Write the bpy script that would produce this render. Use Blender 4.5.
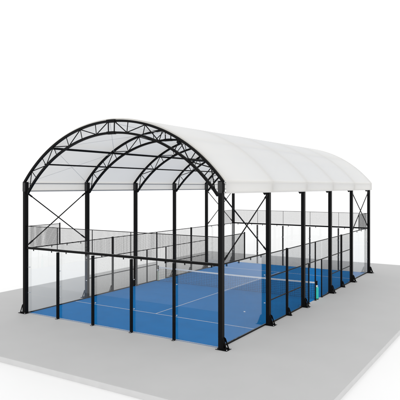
import bpy, math
from mathutils import Vector, Matrix

for o in list(bpy.data.objects):
    bpy.data.objects.remove(o)
sc = bpy.context.scene
col = sc.collection
R = math.radians

# ------------------------------------------------------------------ camera
W, L = 10.329, 20.0                      # column centre lines
cam_d = bpy.data.cameras.new('camera')
cam = bpy.data.objects.new('camera', cam_d)
col.objects.link(cam)
cam.location = (19.891, -16.772, 5.830)
cam.rotation_euler = (R(90), 0, 0.55757)
cam_d.sensor_width = 36
cam_d.lens = 36 * 539.24 / 400
cam_d.shift_y = -(200 - 186.083) / 400
cam_d.clip_start = 0.1
cam_d.clip_end = 4000
sc.camera = cam

# ------------------------------------------------------------------ light
world = bpy.data.worlds.new('World')
sc.world = world
world.use_nodes = True
bg = world.node_tree.nodes['Background']
bg.inputs['Color'].default_value = (1.0, 1.0, 1.0, 1)
bg.inputs['Strength'].default_value = 1.23
sun_d = bpy.data.lights.new('key_light', 'SUN')
sun_d.energy = 0.2
sun_d.angle = R(35)
sun_d.color = (1.0, 0.985, 0.96)
sun = bpy.data.objects.new('key_light', sun_d)
col.objects.link(sun)
sun.rotation_euler = Vector((-0.45, 0.75, -1.0)).to_track_quat('-Z', 'Y').to_euler()
sc.view_settings.view_transform = 'Standard'
sc.view_settings.look = 'None'
sc.view_settings.exposure = 0
sc.view_settings.gamma = 1
sc.cycles.transparent_max_bounces = 48
sc.cycles.max_bounces = 10
sc.cycles.diffuse_bounces = 5
sc.cycles.use_denoising = True

# ------------------------------------------------------------------ materials
def principled(name, color, rough=0.5, spec=0.5, metal=0.0, var=0.0, scale=8.0, bump=0.0, bscale=200.0, rvar=0.0):
    m = bpy.data.materials.new(name)
    m.use_nodes = True
    nt = m.node_tree
    b = nt.nodes['Principled BSDF']
    b.inputs['Base Color'].default_value = (*color, 1)
    b.inputs['Roughness'].default_value = rough
    b.inputs['Specular IOR Level'].default_value = spec
    b.inputs['Metallic'].default_value = metal
    tc = nt.nodes.new('ShaderNodeTexCoord')
    if var > 0 or rvar > 0:
        n = nt.nodes.new('ShaderNodeTexNoise')
        n.inputs['Scale'].default_value = scale
        n.inputs['Detail'].default_value = 6
        nt.links.new(tc.outputs['Object'], n.inputs['Vector'])
        if var > 0:
            rp = nt.nodes.new('ShaderNodeMapRange')
            rp.inputs['From Min'].default_value = 0.3
            rp.inputs['From Max'].default_value = 0.7
            rp.inputs['To Min'].default_value = 1 - var
            rp.inputs['To Max'].default_value = 1 + var
            nt.links.new(n.outputs['Fac'], rp.inputs['Value'])
            vm = nt.nodes.new('ShaderNodeVectorMath')
            vm.operation = 'SCALE'
            vm.inputs[0].default_value = color
            nt.links.new(rp.outputs['Result'], vm.inputs['Scale'])
            nt.links.new(vm.outputs['Vector'], b.inputs['Base Color'])
        if rvar > 0:
            rr = nt.nodes.new('ShaderNodeMapRange')
            rr.inputs['To Min'].default_value = rough - rvar
            rr.inputs['To Max'].default_value = rough + rvar
            nt.links.new(n.outputs['Fac'], rr.inputs['Value'])
            nt.links.new(rr.outputs['Result'], b.inputs['Roughness'])
    if bump > 0:
        n2 = nt.nodes.new('ShaderNodeTexNoise')
        n2.inputs['Scale'].default_value = bscale
        n2.inputs['Detail'].default_value = 3
        nt.links.new(tc.outputs['Object'], n2.inputs['Vector'])
        bp = nt.nodes.new('ShaderNodeBump')
        bp.inputs['Strength'].default_value = bump
        bp.inputs['Distance'].default_value = 0.01
        nt.links.new(n2.outputs['Fac'], bp.inputs['Height'])
        nt.links.new(bp.outputs['Normal'], b.inputs['Normal'])
    return m

M = {}
M['floor'] = principled('studio floor', (0.80, 0.80, 0.80), 0.5, 0.5)
M['slab'] = principled('grey concrete top', (0.455, 0.455, 0.455), 0.75, 0.3, var=0.015, scale=0.7, bump=0.15, bscale=60)
M['slab_side'] = principled('pale cut concrete edge', (0.61, 0.61, 0.61), 0.8, 0.3, var=0.02, scale=3)
M['turf'] = principled('blue artificial turf', (0.007, 0.178, 0.485), 0.95, 0.04, var=0.05, scale=1.3, bump=0.4, bscale=350)
M['line'] = principled('white turf line', (0.55, 0.60, 0.66), 0.9, 0.2, var=0.04, scale=20)
M['steel'] = principled('black powder coated steel', (0.005, 0.005, 0.0053), 0.45, 0.08, var=0.1, scale=6, bump=0.05, bscale=300, rvar=0.06)
M['head'] = principled('dark grey lit column head', (0.035, 0.035, 0.036), 0.5, 0.2, var=0.1, scale=6)  # column steel with the membrane's light painted in as a paler grey
M['steel_grey'] = principled('grey steel tube', (0.42, 0.42, 0.42), 0.5, 0.4, var=0.05, scale=5)
M['cable'] = principled('pale steel cable', (0.72, 0.72, 0.72), 0.5, 0.5)
M['wire'] = principled('black coated mesh wire', (0.02, 0.02, 0.021), 0.6, 0.1)
M['chrome'] = principled('bright steel fixing', (0.75, 0.76, 0.78), 0.3, 0.5, metal=0.6)
M['tape'] = principled('white net tape', (0.85, 0.86, 0.87), 0.7, 0.3, var=0.03, scale=12)
M['net'] = principled('black net cord', (0.025, 0.027, 0.035), 0.8, 0.2)
M['teal'] = principled('turquoise padding', (0.03, 0.60, 0.50), 0.6, 0.4, var=0.05, scale=10)
M['pale_green'] = principled('pale green paint', (0.60, 0.63, 0.50), 0.6, 0.3, var=0.04, scale=8)

# translucent white membrane
m = bpy.data.materials.new('white translucent membrane')
m.use_nodes = True
nt = m.node_tree
nt.nodes.clear()
out = nt.nodes.new('ShaderNodeOutputMaterial')
d = nt.nodes.new('ShaderNodeBsdfDiffuse')
t = nt.nodes.new('ShaderNodeBsdfTranslucent')
d.inputs['Color'].default_value = (0.90, 0.887, 0.857, 1)
t.inputs['Color'].default_value = (0.90, 0.887, 0.857, 1)
tc = nt.nodes.new('ShaderNodeTexCoord')
n = nt.nodes.new('ShaderNodeTexNoise')
n.inputs['Scale'].default_value = 0.5
n.inputs['Detail'].default_value = 3
bp = nt.nodes.new('ShaderNodeBump')
bp.inputs['Strength'].default_value = 0.12
bp.inputs['Distance'].default_value = 0.05
nt.links.new(tc.outputs['Object'], n.inputs['Vector'])
nt.links.new(n.outputs['Fac'], bp.inputs['Height'])
nt.links.new(bp.outputs['Normal'], d.inputs['Normal'])
mx = nt.nodes.new('ShaderNodeMixShader')
mx.inputs['Fac'].default_value = 0.41
nt.links.new(d.outputs[0], mx.inputs[1])
nt.links.new(t.outputs[0], mx.inputs[2])
nt.links.new(mx.outputs[0], out.inputs['Surface'])
M['membrane'] = m

# clear sheet glass: clear pass-through plus a fresnel mirror
m = bpy.data.materials.new('clear toughened glass')
m.use_nodes = True
nt = m.node_tree
nt.nodes.clear()
out = nt.nodes.new('ShaderNodeOutputMaterial')
tr = nt.nodes.new('ShaderNodeBsdfTransparent')
tr.inputs['Color'].default_value = (0.975, 0.979, 0.978, 1)
gl = nt.nodes.new('ShaderNodeBsdfGlossy')
gl.inputs['Roughness'].default_value = 0.0
gl.inputs['Color'].default_value = (0.97, 0.98, 1.0, 1)
fr = nt.nodes.new('ShaderNodeFresnel')
ge = nt.nodes.new('ShaderNodeNewGeometry')
mr = nt.nodes.new('ShaderNodeMapRange')
mr.inputs['To Min'].default_value = 1.46
mr.inputs['To Max'].default_value = 1 / 1.46
nt.links.new(ge.outputs['Backfacing'], mr.inputs['Value'])
nt.links.new(mr.outputs['Result'], fr.inputs['IOR'])
mx = nt.nodes.new('ShaderNodeMixShader')
nt.links.new(fr.outputs[0], mx.inputs['Fac'])
nt.links.new(tr.outputs[0], mx.inputs[1])
nt.links.new(gl.outputs[0], mx.inputs[2])
nt.links.new(mx.outputs[0], out.inputs['Surface'])
M['glass'] = m

# ------------------------------------------------------------------ mesh builder
class MB:
    def __init__(s):
        s.v, s.f, s.mi = [], [], []
    def quadbox(s, c, mi=0):
        """eight corners: bottom four then top four"""
        n = len(s.v)
        s.v += [tuple(p) for p in c]
        for q in ((3, 2, 1, 0), (4, 5, 6, 7), (0, 1, 5, 4), (1, 2, 6, 5), (2, 3, 7, 6), (3, 0, 4, 7)):
            s.f.append(tuple(n + i for i in q)); s.mi.append(mi)
        return s
    def box(s, x0, x1, y0, y1, z0, z1, mi=0):
        return s.quadbox([(x0, y0, z0), (x1, y0, z0), (x1, y1, z0), (x0, y1, z0),
                          (x0, y0, z1), (x1, y0, z1), (x1, y1, z1), (x0, y1, z1)], mi)
    def bbox(s, x0, x1, y0, y1, z0, z1, b=0.012):
        """upright box with chamfered vertical edges"""
        ring = [(x0 + b, y0), (x1 - b, y0), (x1, y0 + b), (x1, y1 - b), (x1 - b, y1), (x0 + b, y1), (x0, y1 - b), (x0, y0 + b)]
        return s.prism(ring, z0, z1)
    def prism(s, ring, z0, z1):
        n = len(s.v); k = len(ring)
        s.v += [(x, y, z0) for x, y in ring] + [(x, y, z1) for x, y in ring]
        s.f.append(tuple(n + i for i in reversed(range(k)))); s.mi.append(0)
        s.f.append(tuple(n + k + i for i in range(k))); s.mi.append(0)
        for i in range(k):
            j = (i + 1) % k
            s.f.append((n + i, n + j, n + k + j, n + k + i)); s.mi.append(0)
        return s
    def tube(s, a, b, r, k=8, cap=True):
        a, b = Vector(a), Vector(b)
        d = (b - a).normalized()
        u = d.orthogonal().normalized(); w = d.cross(u)
        n = len(s.v)
        for p in (a, b):
            for i in range(k):
                t = 2 * math.pi * (i + 0.5) / k
                s.v.append(tuple(p + u * (r * math.cos(t)) + w * (r * math.sin(t))))
        for i in range(k):
            j = (i + 1) % k
            s.f.append((n + i, n + j, n + k + j, n + k + i)); s.mi.append(0)
        if cap:
            s.f.append(tuple(n + i for i in reversed(range(k)))); s.mi.append(0)
            s.f.append(tuple(n + k + i for i in range(k))); s.mi.append(0)
        return s
    def gusset(s, pts, axis, c, th):
        """triangular or polygonal plate: pts in the plane, axis 'x' or 'y' is its normal"""
        n = len(s.v); k = len(pts)
        for off in (-th / 2, th / 2):
            for (p, z) in pts:
                s.v.append((p, c + off, z) if axis == 'y' else (c + off, p, z))
        s.f.append(tuple(n + i for i in range(k))); s.mi.append(0)
        s.f.append(tuple(n + k + i for i in reversed(range(k)))); s.mi.append(0)
        for i in range(k):
            j = (i + 1) % k
            s.f.append((n + i, n + k + i, n + k + j, n + j)); s.mi.append(0)
        return s
    def pierced(s, outer, inner, axis, c, th):
        """flat plate with one hole: outer and inner rings of equal length"""
        n = len(s.v); k = len(outer)
        for ring in (outer, inner):
            for off in (-th / 2, th / 2):
                s.v += [(p, c + off, z) if axis == 'y' else (c + off, p, z) for (p, z) in ring]
        for i in range(k):
            j = (i + 1) % k
            o0, o1, i0, i1 = n, n + k, n + 2 * k, n + 3 * k
            for q in ((o0 + i, o0 + j, i0 + j, i0 + i), (o1 + i, i1 + i, i1 + j, o1 + j),
                      (o0 + i, o1 + i, o1 + j, o0 + j), (i0 + i, i0 + j, i1 + j, i1 + i)):
                s.f.append(q); s.mi.append(0)
        return s
    def arc(s, Rin, Rout, t0, t1, y0, y1, seg):
        """bent box-section along an arc in the xz plane about the truss centre (local origin at mid span)"""
        n = len(s.v)
        for i in range(seg + 1):
            t = t0 + (t1 - t0) * i / seg
            for (r, y) in ((Rin, y0), (Rout, y0), (Rout, y1), (Rin, y1)):
                s.v.append((r * math.sin(t), y, ZC + r * math.cos(t)))
        for i in range(seg):
            a = n + 4 * i
            for q in range(4):
                w = (q + 1) % 4
                s.f.append((a + q, a + 4 + q, a + 4 + w, a + w)); s.mi.append(0)
        s.f.append((n, n + 1, n + 2, n + 3)); s.mi.append(0)
        e = n + 4 * seg
        s.f.append((e + 3, e + 2, e + 1, e)); s.mi.append(0)
        return s
    def build(s, name, mat, parent=None, smooth=False):
        me = bpy.data.meshes.new(name)
        me.from_pydata(s.v, [], s.f)
        for mt in (mat if isinstance(mat, list) else [mat]):
            me.materials.append(mt)
        me.polygons.foreach_set('material_index', s.mi)
        if smooth:
            me.polygons.foreach_set('use_smooth', [True] * len(s.f))
        me.update()
        o = bpy.data.objects.new(name, me)
        col.objects.link(o)
        if parent: o.parent = parent
        return o

def tag(o, label=None, cat=None, group=None, kind=None):
    if label: o['label'] = label
    if cat: o['category'] = cat
    if group: o['group'] = group
    if kind: o['kind'] = kind
    return o
def empty(name, loc=(0, 0, 0), rz=0.0):
    o = bpy.data.objects.new(name, None)
    o.empty_display_size = 0.3
    o.location = loc; o.rotation_euler = (0, 0, rz)
    col.objects.link(o)
    return o
def copy_tree(o, parent=None):
    c = o.copy(); col.objects.link(c)
    if parent: c.parent = parent
    for ch in list(o.children): copy_tree(ch, c)
    return c
ORD = ['first', 'second', 'third', 'fourth', 'fifth', 'sixth']
SIDES = (('left', 0.0, -1), ('right', W, 1))

# ------------------------------------------------------------------ setting
b = MB()
b.v = [(-1500, -1500, -0.2), (1500, -1500, -0.2), (1500, 1500, -0.2), (-1500, 1500, -0.2)]
b.f = [(0, 1, 2, 3)]; b.mi = [0]
tag(b.build('ground', M['floor']), 'white studio floor around the grey slab', 'floor', kind='structure')

b = MB()
sx0, sx1, sy0, sy1 = -5.05, 15.2, -4.72, 24.75
c = 0.012
rings = [(0, -0.2), (0, -c), (c, -0.0)]
n0 = 0
for (ins, z) in rings:
    b.v += [(sx0 + ins, sy0 + ins, z), (sx1 - ins, sy0 + ins, z), (sx1 - ins, sy1 - ins, z), (sx0 + ins, sy1 - ins, z)]
for k in range(2):
    for i in range(4):
        j = (i + 1) % 4
        b.f.append((4 * k + i, 4 * k + j, 4 * k + 4 + j, 4 * k + 4 + i)); b.mi.append(1 if k == 0 else 0)
b.f.append((8, 9, 10, 11)); b.mi.append(0)
tag(b.build('paved_slab', [M['slab'], M['slab_side']]), 'flat grey concrete slab under the court', 'slab', kind='structure')

b = MB(); b.box(0.075, W - 0.075, 0.07, L - 0.07, 0.0, 0.012)
turf = tag(b.build('court_surface', M['turf']), 'blue artificial turf playing surface', 'court', kind='structure')
lw = 0.042
for (x0, x1, y0, y1) in ((0.16, W - 0.16, 3.0, 3.0 + lw), (0.16, W - 0.16, L - 3.0 - lw, L - 3.0),
                         (W / 2 - lw / 2, W / 2 + lw / 2, 3.0 + lw + 0.001, L - 3.0 - lw - 0.001)):
    b = MB(); b.box(x0, x1, y0, y1, 0.0125, 0.017)
    b.build('line_marking', M['line'], turf)

# ------------------------------------------------------------------ columns
CA, CB = 0.08, 0.10            # half sizes in x and y
CH = 6.0
def make_column():
    """built for the right-hand side: the foot points to +x"""
    r = empty('steel_column')
    b = MB(); b.bbox(-CA, CA, -CB, CB, 0.014, CH, 0.012); b.build('shaft', M['steel'], r)
    b = MB(); b.box(-0.15, 0.32, -0.17, 0.17, 0.0, 0.018); bp = b.build('base_plate', M['steel'], r)
    for (x, y) in ((0.295, -0.13), (0.295, 0.13), (-0.11, -0.145), (-0.11, 0.145)):
        b = MB(); b.tube((x, y, 0.018), (x, y, 0.05), 0.016, 6); b.build('bolt', M['chrome'], bp)
    for y in (-0.075, 0.075):
        b = MB(); b.pierced([(CA, 0.018), (0.29, 0.018), (0.15, 0.38), (CA, 0.43)], [(CA + 0.045, 0.065), (0.22, 0.065), (0.15, 0.25), (CA + 0.045, 0.27)], 'y', y, 0.014)
        b.build('gusset', M['steel'], r)
    b = MB(); b.box(-CA - 0.02, CA + 0.02, -CB - 0.015, CB + 0.015, CH, CH + 0.02); b.build('cap_plate', M['steel'], r)
    b = MB()  # thin paler faces added to paint light on the column top
    b.box(-CA - 0.006, CA + 0.006, -CB - 0.006, -CB, CH - 0.42, CH - 0.02)
    b.box(-CA - 0.006, CA + 0.006, CB, CB + 0.006, CH - 0.42, CH - 0.02)
    b.build('lit_head', M['head'], r)
    return r
col_proto = make_column()
first = True
place = ['at the near end of', 'second from the near end along', 'third from the near end along',
         'third from the far end along', 'second from the far end along', 'at the far end of']
for side, x, s in SIDES:
    for i in range(6):
        o = col_proto if first else copy_tree(col_proto)
        first = False
        o.location = (x, 4.0 * i, 0)
        o.rotation_euler = (0, 0, 0 if s > 0 else math.pi)
        tag(o, 'tall black steel column %s the %s side of the canopy' % (place[i], side), 'column', 'columns holding up the arched roof')

# ------------------------------------------------------------------ arched trusses
ZC = 1.72
RO, RI = 6.765, 6.285            # chord centre radii
TH = 0.05
def rad(t, r, y=0.0):
    return (r * math.sin(t), y, ZC + r * math.cos(t))
def make_truss():
    r = empty('arched_truss')
    b = MB(); b.arc(RO - 0.045, RO + 0.045, R(-50.9), R(50.9), -TH, TH, 72); b.build('outer_chord', M['steel'], r)
    b = MB(); b.arc(RI - 0.045, RI + 0.045, R(-53.2), R(53.2), -TH, TH, 72); b.build('inner_chord', M['steel'], r)
    # bolted splice plates at the crown
    for (rr, h) in ((RO, 0.062), (RI, 0.058)):
        b = MB(); b.arc(rr - h, rr + h, R(-1.9), R(1.9), -TH - 0.02, TH + 0.02, 6); b.build('splice_plate', M['steel'], r)
    posts = [1.4, 7.45, 14.9, 22.4, 29.9, 37.2, 44.8]
    for sg in (-1, 1):
        for t in posts:
            b = MB(); b.tube(rad(R(sg * t), RI + 0.04), rad(R(sg * t), RO - 0.045), 0.019 if t > 2 else 0.026, 8)
            b.build('web_post', M['steel'], r)
        nodes = [(1.8, 1), (7.2, 0), (7.7, 0), (14.65, 1), (15.15, 1), (22.15, 0), (22.65, 0), (29.65, 1), (30.15, 1), (36.95, 0), (37.45, 0), (44.55, 1), (45.05, 1), (50.6, 0)]
        for k in range(0, len(nodes), 2):
            (t0, a), (t1, c) = nodes[k], nodes[k + 1]
            p = rad(R(sg * t0), RO - 0.045 if a else RI + 0.04)
            q = rad(R(sg * t1), RO - 0.045 if c else RI + 0.04)
            b = MB(); b.tube(p, q, 0.021, 8); b.build('web_diagonal', M['steel'], r)
    return r
tr_proto = make_truss()
tdesc = ['nearest open end', 'second behind the open near end', 'third behind the open near end', 'fourth behind the open near end', 'second from the far end', 'at the far end']
tlab = ['black arched lattice truss framing the open near end of the roof',
        'black arched lattice truss second from the open near end',
        'black arched lattice truss third from the open near end',
        'black arched lattice truss third from the far end under the roof',
        'black arched lattice truss second from the far end under the roof',
        'black arched lattice truss at the very far end of the roof']
for i in range(6):
    o = tr_proto if i == 0 else copy_tree(tr_proto)
    o.location = (W / 2, 4.0 * i, 0)
    tag(o, tlab[i], 'roof truss', 'arched trusses carrying the membrane')

# ------------------------------------------------------------------ purlins
def rod(name, a, bb, r, mat, label, cat, group, k=10):
    a, bb = Vector(a), Vector(bb)
    b = MB(); b.tube((0, 0, 0), bb - a, r, k)
    o = b.build(name, mat)
    o.location = a
    return tag(o, label, cat, group)
for sg, side in ((-1, 'left'), (1, 'right')):
    t = R(sg * 29.9); x, _, z = rad(t, RO - 0.115)
    rod('purlin', (W / 2 + x, -0.06, z), (W / 2 + x, L + 0.06, z), 0.052, M['steel'],
        'black tube purlin high on the %s slope under the roof' % side, 'purlin', 'purlins along the roof')
    t = R(sg * 37.2); x, _, z = rad(t, RI + 0.09)
    rod('purlin', (W / 2 + x, -0.04, z), (W / 2 + x, L + 0.04, z), 0.035, M['steel'],
        'black tube purlin low on the %s slope under the roof' % side, 'purlin', 'purlins along the roof')
    xe = (-0.135 if sg < 0 else W + 0.135)
    for z, nm, rr in ((5.95, 'upper', 0.026), (5.60, 'lower', 0.03)):
        rod('eaves_rail', (xe, 0.0, z), (xe, L + 0.0, z), rr, M['steel_grey'],
            'thin grey %s eaves rail behind the %s columns' % (nm, side), 'rail', 'eaves rails holding the membrane')

# ------------------------------------------------------------------ membrane roof
RM = RO + 0.112
te = math.asin((W / 2 + 0.19) / RM)
b = MB()
prof = []
seg = 96
for i in range(seg + 1):
    t = -te + 2 * te * i / seg
    prof.append((RM * math.sin(t), ZC + RM * math.cos(t), math.sin(t), math.cos(t)))
NY = 60
y0, y1 = 0.02, L + 0.06
for j in range(NY + 1):
    y = y0 + (y1 - y0) * j / NY
    for (px, pz, nx, nz) in prof:
        b.v.append((px, y, pz))
K = seg + 1
for j in range(NY):
    for i in range(seg):
        a = j * K + i
        b.f.append((a, a + 1, a + K + 1, a + K)); b.mi.append(0)
roof = empty('membrane_roof', (W / 2, 0, 0))
for ya, yb in ((y0 + 0.001, y0 + 0.009), (y1 - 0.009, y1 - 0.001)):
    MB().arc(RO + 0.046, RM - 0.001, -te, te, ya, yb, 96).build('hem', M['membrane'], roof)
b.build('canopy', M['membrane'], roof, smooth=True)
ze = ZC + RM * math.cos(te)
for sg in (-1, 1):
    xo = sg * (W / 2 + 0.19)
    b = MB()
    for j in range(NY + 1):
        y = y0 + (y1 - y0) * j / NY
        b.v += [(xo, y, ze), (xo, y, 5.565)]
    for j in range(NY):
        b.f.append((2 * j, 2 * j + 1, 2 * j + 3, 2 * j + 2) if sg > 0 else (2 * j, 2 * j + 2, 2 * j + 3, 2 * j + 1)); b.mi.append(0)
    b.build('valance', M['membrane'], roof)
tag(roof, 'white translucent barrel vaulted membrane roof stretched over the black arches', 'roof')

# ------------------------------------------------------------------ bracing
def cross(name, quad, r, mat, label, cat, group, part, bosses=False):
    a, bq, c, dq = [Vector(p) for p in quad]         # a-c and b-d are the diagonals
    base = (a + bq + c + dq) / 4
    e = empty(name, base)
    off = 0.0
    nrm = (c - a).cross(dq - bq).normalized() * r * 1.05
    for (p, q, s) in ((a, c, 1), (bq, dq, -1)):
        m_ = MB(); m_.tube(p - base + nrm * s, q - base + nrm * s, r, 8)
        if bosses:
            dd = (q - p).normalized()
            for pt, dr in ((p, dd), (q, -dd)):
                m_.tube(pt - base + nrm * s + dr * 0.10, pt - base + nrm * s + dr * 0.34, r * 1.5, 8)
        m_.build(part, mat, e)
    return tag(e, label, cat, group)
for side, x, s in SIDES:
    for (ya, yb, wh) in ((0.1, 3.9, 'near'), (16.1, 19.9, 'far')):
        cross('cross_brace', [(x, ya, 3.12), (x, yb, 3.12), (x, yb, 5.52), (x, ya, 5.52)], 0.026, M['steel'],
              'crossed black steel braces high in the %s bay of the %s side' % (wh, side), 'brace', 'crossed wall braces', 'brace_rod', True)
for (ya, yb, wh) in ((0.0, 4.0, 'near'), (16.0, 20.0, 'far')):
    for sg, side in ((-1, 'left'), (1, 'right')):
        for (t0, t1, pos) in ((50.2, 30.4, 'lower'), (29.4, 1.0, 'upper')):
            x0, _, z0 = rad(R(sg * t0), RO - 0.09); x1, _, z1 = rad(R(sg * t1), RO - 0.09)
            cross('roof_brace', [(W / 2 + x0, ya + .06, z0), (W / 2 + x0, yb - .06, z0), (W / 2 + x1, yb - .06, z1), (W / 2 + x1, ya + .06, z1)],
                  0.009, M['cable'], 'crossed thin pale cables on the %s %s roof slope of the %s bay' % (pos, side, wh), 'brace',
                  'crossed cables under the membrane', 'cable')

# ------------------------------------------------------------------ wire mesh
WIRE = 0.0029
def grid(b, u0, u1, z0, z1, sp=0.045, w=WIRE):
    """welded grid in the local xz plane (y=0)"""
    n = max(1, round((u1 - u0) / sp))
    for i in range(1, n):
        u = u0 + (u1 - u0) * i / n
        b.box(u - w, u + w, -w, w, z0, z1)
    n = max(1, round((z1 - z0) / sp))
    for i in range(1, n):
        z = z0 + (z1 - z0) * i / n
        b.box(u0, u1, w + 0.0005, 3 * w, z - w, z + w)
    return b

# ------------------------------------------------------------------ end walls: glass, posts, rails, mesh
PX = [W * k / 5 for k in range(6)]
pw = W / 5
def place(o, x, y, rz=0.0):
    o.location = (x, y, 0); o.rotation_euler = (0, 0, rz)
    return o
GY = 0.097
def glass_pane(parent, u0, u1, z0, z1, clips):
    p = MB().box(u0, u1, GY - 0.006, GY + 0.006, z0, z1).build('glass_pane', M['glass'], parent)
    for (x, z) in clips:
        MB().tube((x, GY - 0.030, z), (x, GY + 0.030, z), 0.018, 10).build('clip', M['chrome'], p)
    return p
def mesh_panel(parent, u0, u1, z0, z1, sp=0.045, w=WIRE):
    return grid(MB(), u0, u1, z0, z1, sp, w).build('mesh_panel', M['wire'], parent)
def bar(parent, name, x0, x1, y0, y1, z0, z1):
    return MB().box(x0, x1, y0, y1, z0, z1).build(name, M['steel'], parent)
def brackets(rail, us, z, y):
    for u in us:
        bar(rail, 'bracket', u - 0.018, u + 0.018, y - 0.012, y + 0.012, z - 0.085, z)
def end_post(parent):
    p = MB().bbox(-0.034, 0.034, -0.052, 0.088, 0.012, 2.92, 0.008).build('glass_post', M['steel'], parent)
    MB().box(-0.055, 0.055, -0.10, 0.068, 0.0, 0.012).build('base_plate', M['steel'], p)
    for x in (-0.03, 0.03):
        MB().tube((x, -0.078, 0.012), (x, -0.078, 0.035), 0.012, 6).build('bolt', M['chrome'], p)
    return p

wall0 = empty('glass_end_wall')
h = pw / 2 - 0.034
pane0 = glass_pane(wall0, -h, h, 0.022, 2.94, [(-h + 0.03, 0.93), (-h + 0.03, 2.10), (h - 0.03, 0.93), (h - 0.03, 2.10)])
hm = pw / 2
mesh0 = mesh_panel(wall0, -hm, hm, 3.06, 3.98)
bar(mesh0, 'top_bar', -hm, hm, -0.013, 0.013, 3.98, 4.006)
bar(mesh0, 'end_bar', hm - 0.022, hm - 0.002, -0.013, 0.013, 3.055, 3.98)
post0 = end_post(wall0)
for k in range(5):
    u = -W / 2 + pw * (k + 0.5)
    for pr in (pane0, mesh0):
        place(pr if k == 0 else copy_tree(pr, wall0), u, 0)
for k in range(1, 5):
    place(post0 if k == 1 else copy_tree(post0, wall0), -W / 2 + pw * k, 0)
MB().box(-W / 2 + CA, W / 2 - CA, 0.068, 0.112, 0.0125, 0.021).build('bottom_strip', M['steel_grey'], wall0)
rl = bar(wall0, 'top_rail', -W / 2 + CA, W / 2 - CA, -0.05, 0.085, 2.955, 3.045)
brackets(rl, [-W / 2 + pw * k + d_ for k in range(5) for d_ in (0.45, pw - 0.45)], 2.955, 0.07)
place(wall0, W / 2, 0)
tag(wall0, 'nearest end wall of five tall glass panes under a thick black rail and low mesh', 'glass wall', 'end walls of the court')
wall1 = place(copy_tree(wall0), W / 2, L, math.pi)
tag(wall1, 'far end wall of five tall glass panes under a black rail and low mesh', 'glass wall')

# ------------------------------------------------------------------ side walls: corner glass
for side, x, s in SIDES:
    for wh, ym, sg in (('near', 2.0, 1), ('far', 18.0, -1)):
        e = empty('glass_side_wall', (x, ym, 0), math.pi / 2 * s)
        h = 2 - CB
        for (u0, u1) in ((-h + 0.004, -0.002), (0.002, h - 0.004)):
            glass_pane(e, u0, u1, 0.06, 2.966, [(ue_, z_) for ue_ in ((u0 + 0.05,) if u0 < -1 else (u1 - 0.05,)) for z_ in (0.93, 2.10)] + ([(u1 - 0.002, 0.93)] if u0 < -1 else []))
        r_ = bar(e, 'top_rail', -h, h, GY - 0.022, GY + 0.022, 2.97, 3.013)
        brackets(r_, [-1.45, -0.5, 0.5, 1.45], 2.97, GY - 0.02)
        bar(e, 'bottom_channel', -h, h, GY - 0.03, GY + 0.028, 0.0, 0.055)
        # the mesh stands over the half next to the corner
        u0, u1 = (-h, 0.0) if sg * s > 0 else (0.0, h)
        mp = grid(MB(), u0, u1, 3.02, 3.98)
        mp.v = [(vx, vy + GY, vz) for (vx, vy, vz) in mp.v]
        mp = mp.build('mesh_panel', M['wire'], e)
        bar(mp, 'top_bar', u0, u1, GY - 0.012, GY + 0.012, 3.98, 4.006)
        ue = u1 if sg * s > 0 else u0
        bar(mp, 'end_bar', ue - 0.022, ue + 0.022, GY - 0.02, GY + 0.02, 3.017, 4.04)
        tag(e, 'two pane glass wall with a square mesh panel on top, %s corner of the %s side' % (wh, side), 'glass wall', 'corner glass walls of the two sides')

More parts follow.
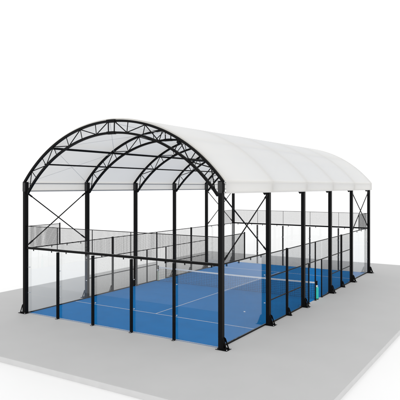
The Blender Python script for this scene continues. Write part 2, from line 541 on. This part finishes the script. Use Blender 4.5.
# ------------------------------------------------------------------ side fences
FW = 0.0017
def fence_post(parent, u):
    """flared foot towards local -y (outside is set by the fence's rotation)"""
    p = MB().bbox(-0.045, 0.045, -0.05, 0.05, 0.014, 3.03, 0.008).build('fence_post', M['steel'], parent)
    MB().box(-0.08, 0.08, -0.235, 0.07, 0.0, 0.014).build('base_plate', M['steel'], p)
    for y in (-0.04, 0.04):
        MB().pierced([(-0.05, 0.014), (-0.22, 0.014), (-0.11, 0.31), (-0.05, 0.36)], [(-0.08, 0.055), (-0.165, 0.055), (-0.11, 0.20), (-0.08, 0.22)], 'x', y, 0.010).build('gusset', M['steel'], p)
    p.location.x = u
    return p
gate = {'left': (9.1, 10.08, 11.05), 'right': (8.75, 9.68, 10.62)}
for side, x, s in SIDES:
    ga, gm, gb = gate[side]
    ym = 10.0
    e = empty('mesh_fence', (x, ym, 0), math.pi / 2 * s)
    # local u runs along +y on the right side and along -y on the left; outside is local -y on both
    U = (lambda y: y - ym) if s > 0 else (lambda y: ym - y)
    def fence(ya, yb, z0, z1, rails, bottom=True, parent=e):
        u0, u1 = sorted((U(ya), U(yb)))
        p = mesh_panel(parent, u0, u1, z0, z1, 0.045, FW)
        for z in rails:
            bar(p, 'rail', u0, u1, -0.020, 0.018, z - 0.018, z + 0.018)
        if bottom:
            bar(p, 'bottom_rail', u0, u1, -0.025, 0.025, 0.0, 0.05)
    for y in (6.0, 14.0): fence_post(e, U(y))
    for (y, hh) in ((ga, 2.0), (gm, 3.0), (gb, 2.0)):
        p = MB().bbox(-0.028, 0.028, -0.028, 0.028, 0.011, hh, 0.005).build('gate_post', M['steel'], e)
        p.location.x = U(y)
        MB().box(-0.06, 0.06, -0.06, 0.06, 0.0, 0.011).build('base_plate', M['steel'], p)
    full = (1, 2, 2.985)
    fence(4 + CB, 6 - .045, 0.05, 2.97, full)
    fence(6 + .045, 8 - CB, 0.05, 2.97, full)
    mid = full if side == 'left' else (2, 2.985)
    fence(8 + CB, ga - .028, 0.05, 2.97, mid)
    fence(gb + .028, 12 - CB, 0.05, 2.97, mid)
    fence(ga - .028, gm - .028, 2.02, 2.97, (2.0, 2.985), False)
    fence(gm + .028, gb + .028, 2.02, 2.97, (2.0, 2.985), False)
    fence(12 + CB, 14 - .045, 0.05, 2.97, full)
    fence(14 + .045, 16 - CB, 0.05, 2.97, full)
    tag(e, 'long black wire mesh fence with thin rails along the %s side of the court' % side, 'fence', 'mesh fences along the two sides')
    if side == 'left':
        g = empty('mesh_gate', (x, ym, 0), math.pi / 2 * s)
        fence(ga + .04, gm - .04, 0.05, 1.95, (1,), True, g)
        tag(g, 'closed low wire mesh gate beside the net in the left fence', 'gate')

# ------------------------------------------------------------------ net
NX0, NX1, NY_ = 0.22, W - 0.10, 10.0
net = empty('court_net', (W / 2, NY_, 0))
b = MB()
u0, u1 = NX0 - W / 2, NX1 - W / 2
def top(u):
    return 0.845 + 0.035 * (abs(u) / 5.1) ** 2
n = 88
w = 0.0042
for i in range(n + 1):
    u = u0 + (u1 - u0) * i / n
    b.box(u - w, u + w, -w, w, 0.03, top(u) - 0.07)
for k in range(8):
    fz = (k + 0.0) / 8
    for i in range(n):
        ua = u0 + (u1 - u0) * i / n; ub = u0 + (u1 - u0) * (i + 1) / n
        za = 0.035 + (top(ua) - 0.09) * fz; zb = 0.035 + (top(ub) - 0.09) * fz
        ww = w
        b.quadbox([(ua, w + .0005, za - ww), (ub, w + .0005, zb - ww), (ub, 3 * w, zb - ww), (ua, 3 * w, za - ww),
                   (ua, w + .0005, za + ww), (ub, w + .0005, zb + ww), (ub, 3 * w, zb + ww), (ua, 3 * w, za + ww)])
b.build('net_mesh', M['net'], net)
b = MB()
for i in range(40):
    ua = u0 + (u1 - u0) * i / 40; ub = u0 + (u1 - u0) * (i + 1) / 40
    za, zb = top(ua), top(ub)
    b.quadbox([(ua, -0.014, za - 0.072), (ub, -0.014, zb - 0.072), (ub, 0.02, zb - 0.072), (ua, 0.02, za - 0.072),
               (ua, -0.014, za), (ub, -0.014, zb), (ub, 0.02, zb), (ua, 0.02, za)])
b.build('tape', M['tape'], net)
tag(net, 'black sports net with a white top tape across the blue court', 'net')

def net_post(x, body, rp, label):
    e = empty('net_post', (x, NY_, 0.012))
    b = MB(); b.tube((0, 0, 0), (0, 0, 0.03), 0.10, 20); b.build('foot', M['steel'], e)
    b = MB(); b.tube((0, 0, 0.03), (0, 0, 0.62), rp, 24); b.build('padding', body, e)
    b = MB(); b.tube((0, 0, 0.62), (0, 0, 0.91), 0.04, 16); b.build('upright', M['steel'], e)
    b = MB(); b.tube((0, -0.085, 0.67), (0, 0.05, 0.67), 0.045, 16); w_ = b.build('winder', M['tape'], e)
    b = MB(); b.tube((0, -0.092, 0.67), (0.07, -0.10, 0.60), 0.012, 8); b.build('crank', M['chrome'], w_)
    b = MB(); b.tube((0, 0, 0.91), (0, 0, 0.935), 0.046, 16); b.build('cap', M['steel'], e)
    return tag(e, label, 'net post', 'posts at the two ends of the net')
net_post(NX1 + 0.06, M['teal'], 0.09, 'turquoise padded net post with a white winder at the right side fence')
net_post(NX0 - 0.05, M['pale_green'], 0.055, 'pale net post holding the net at the left side fence')
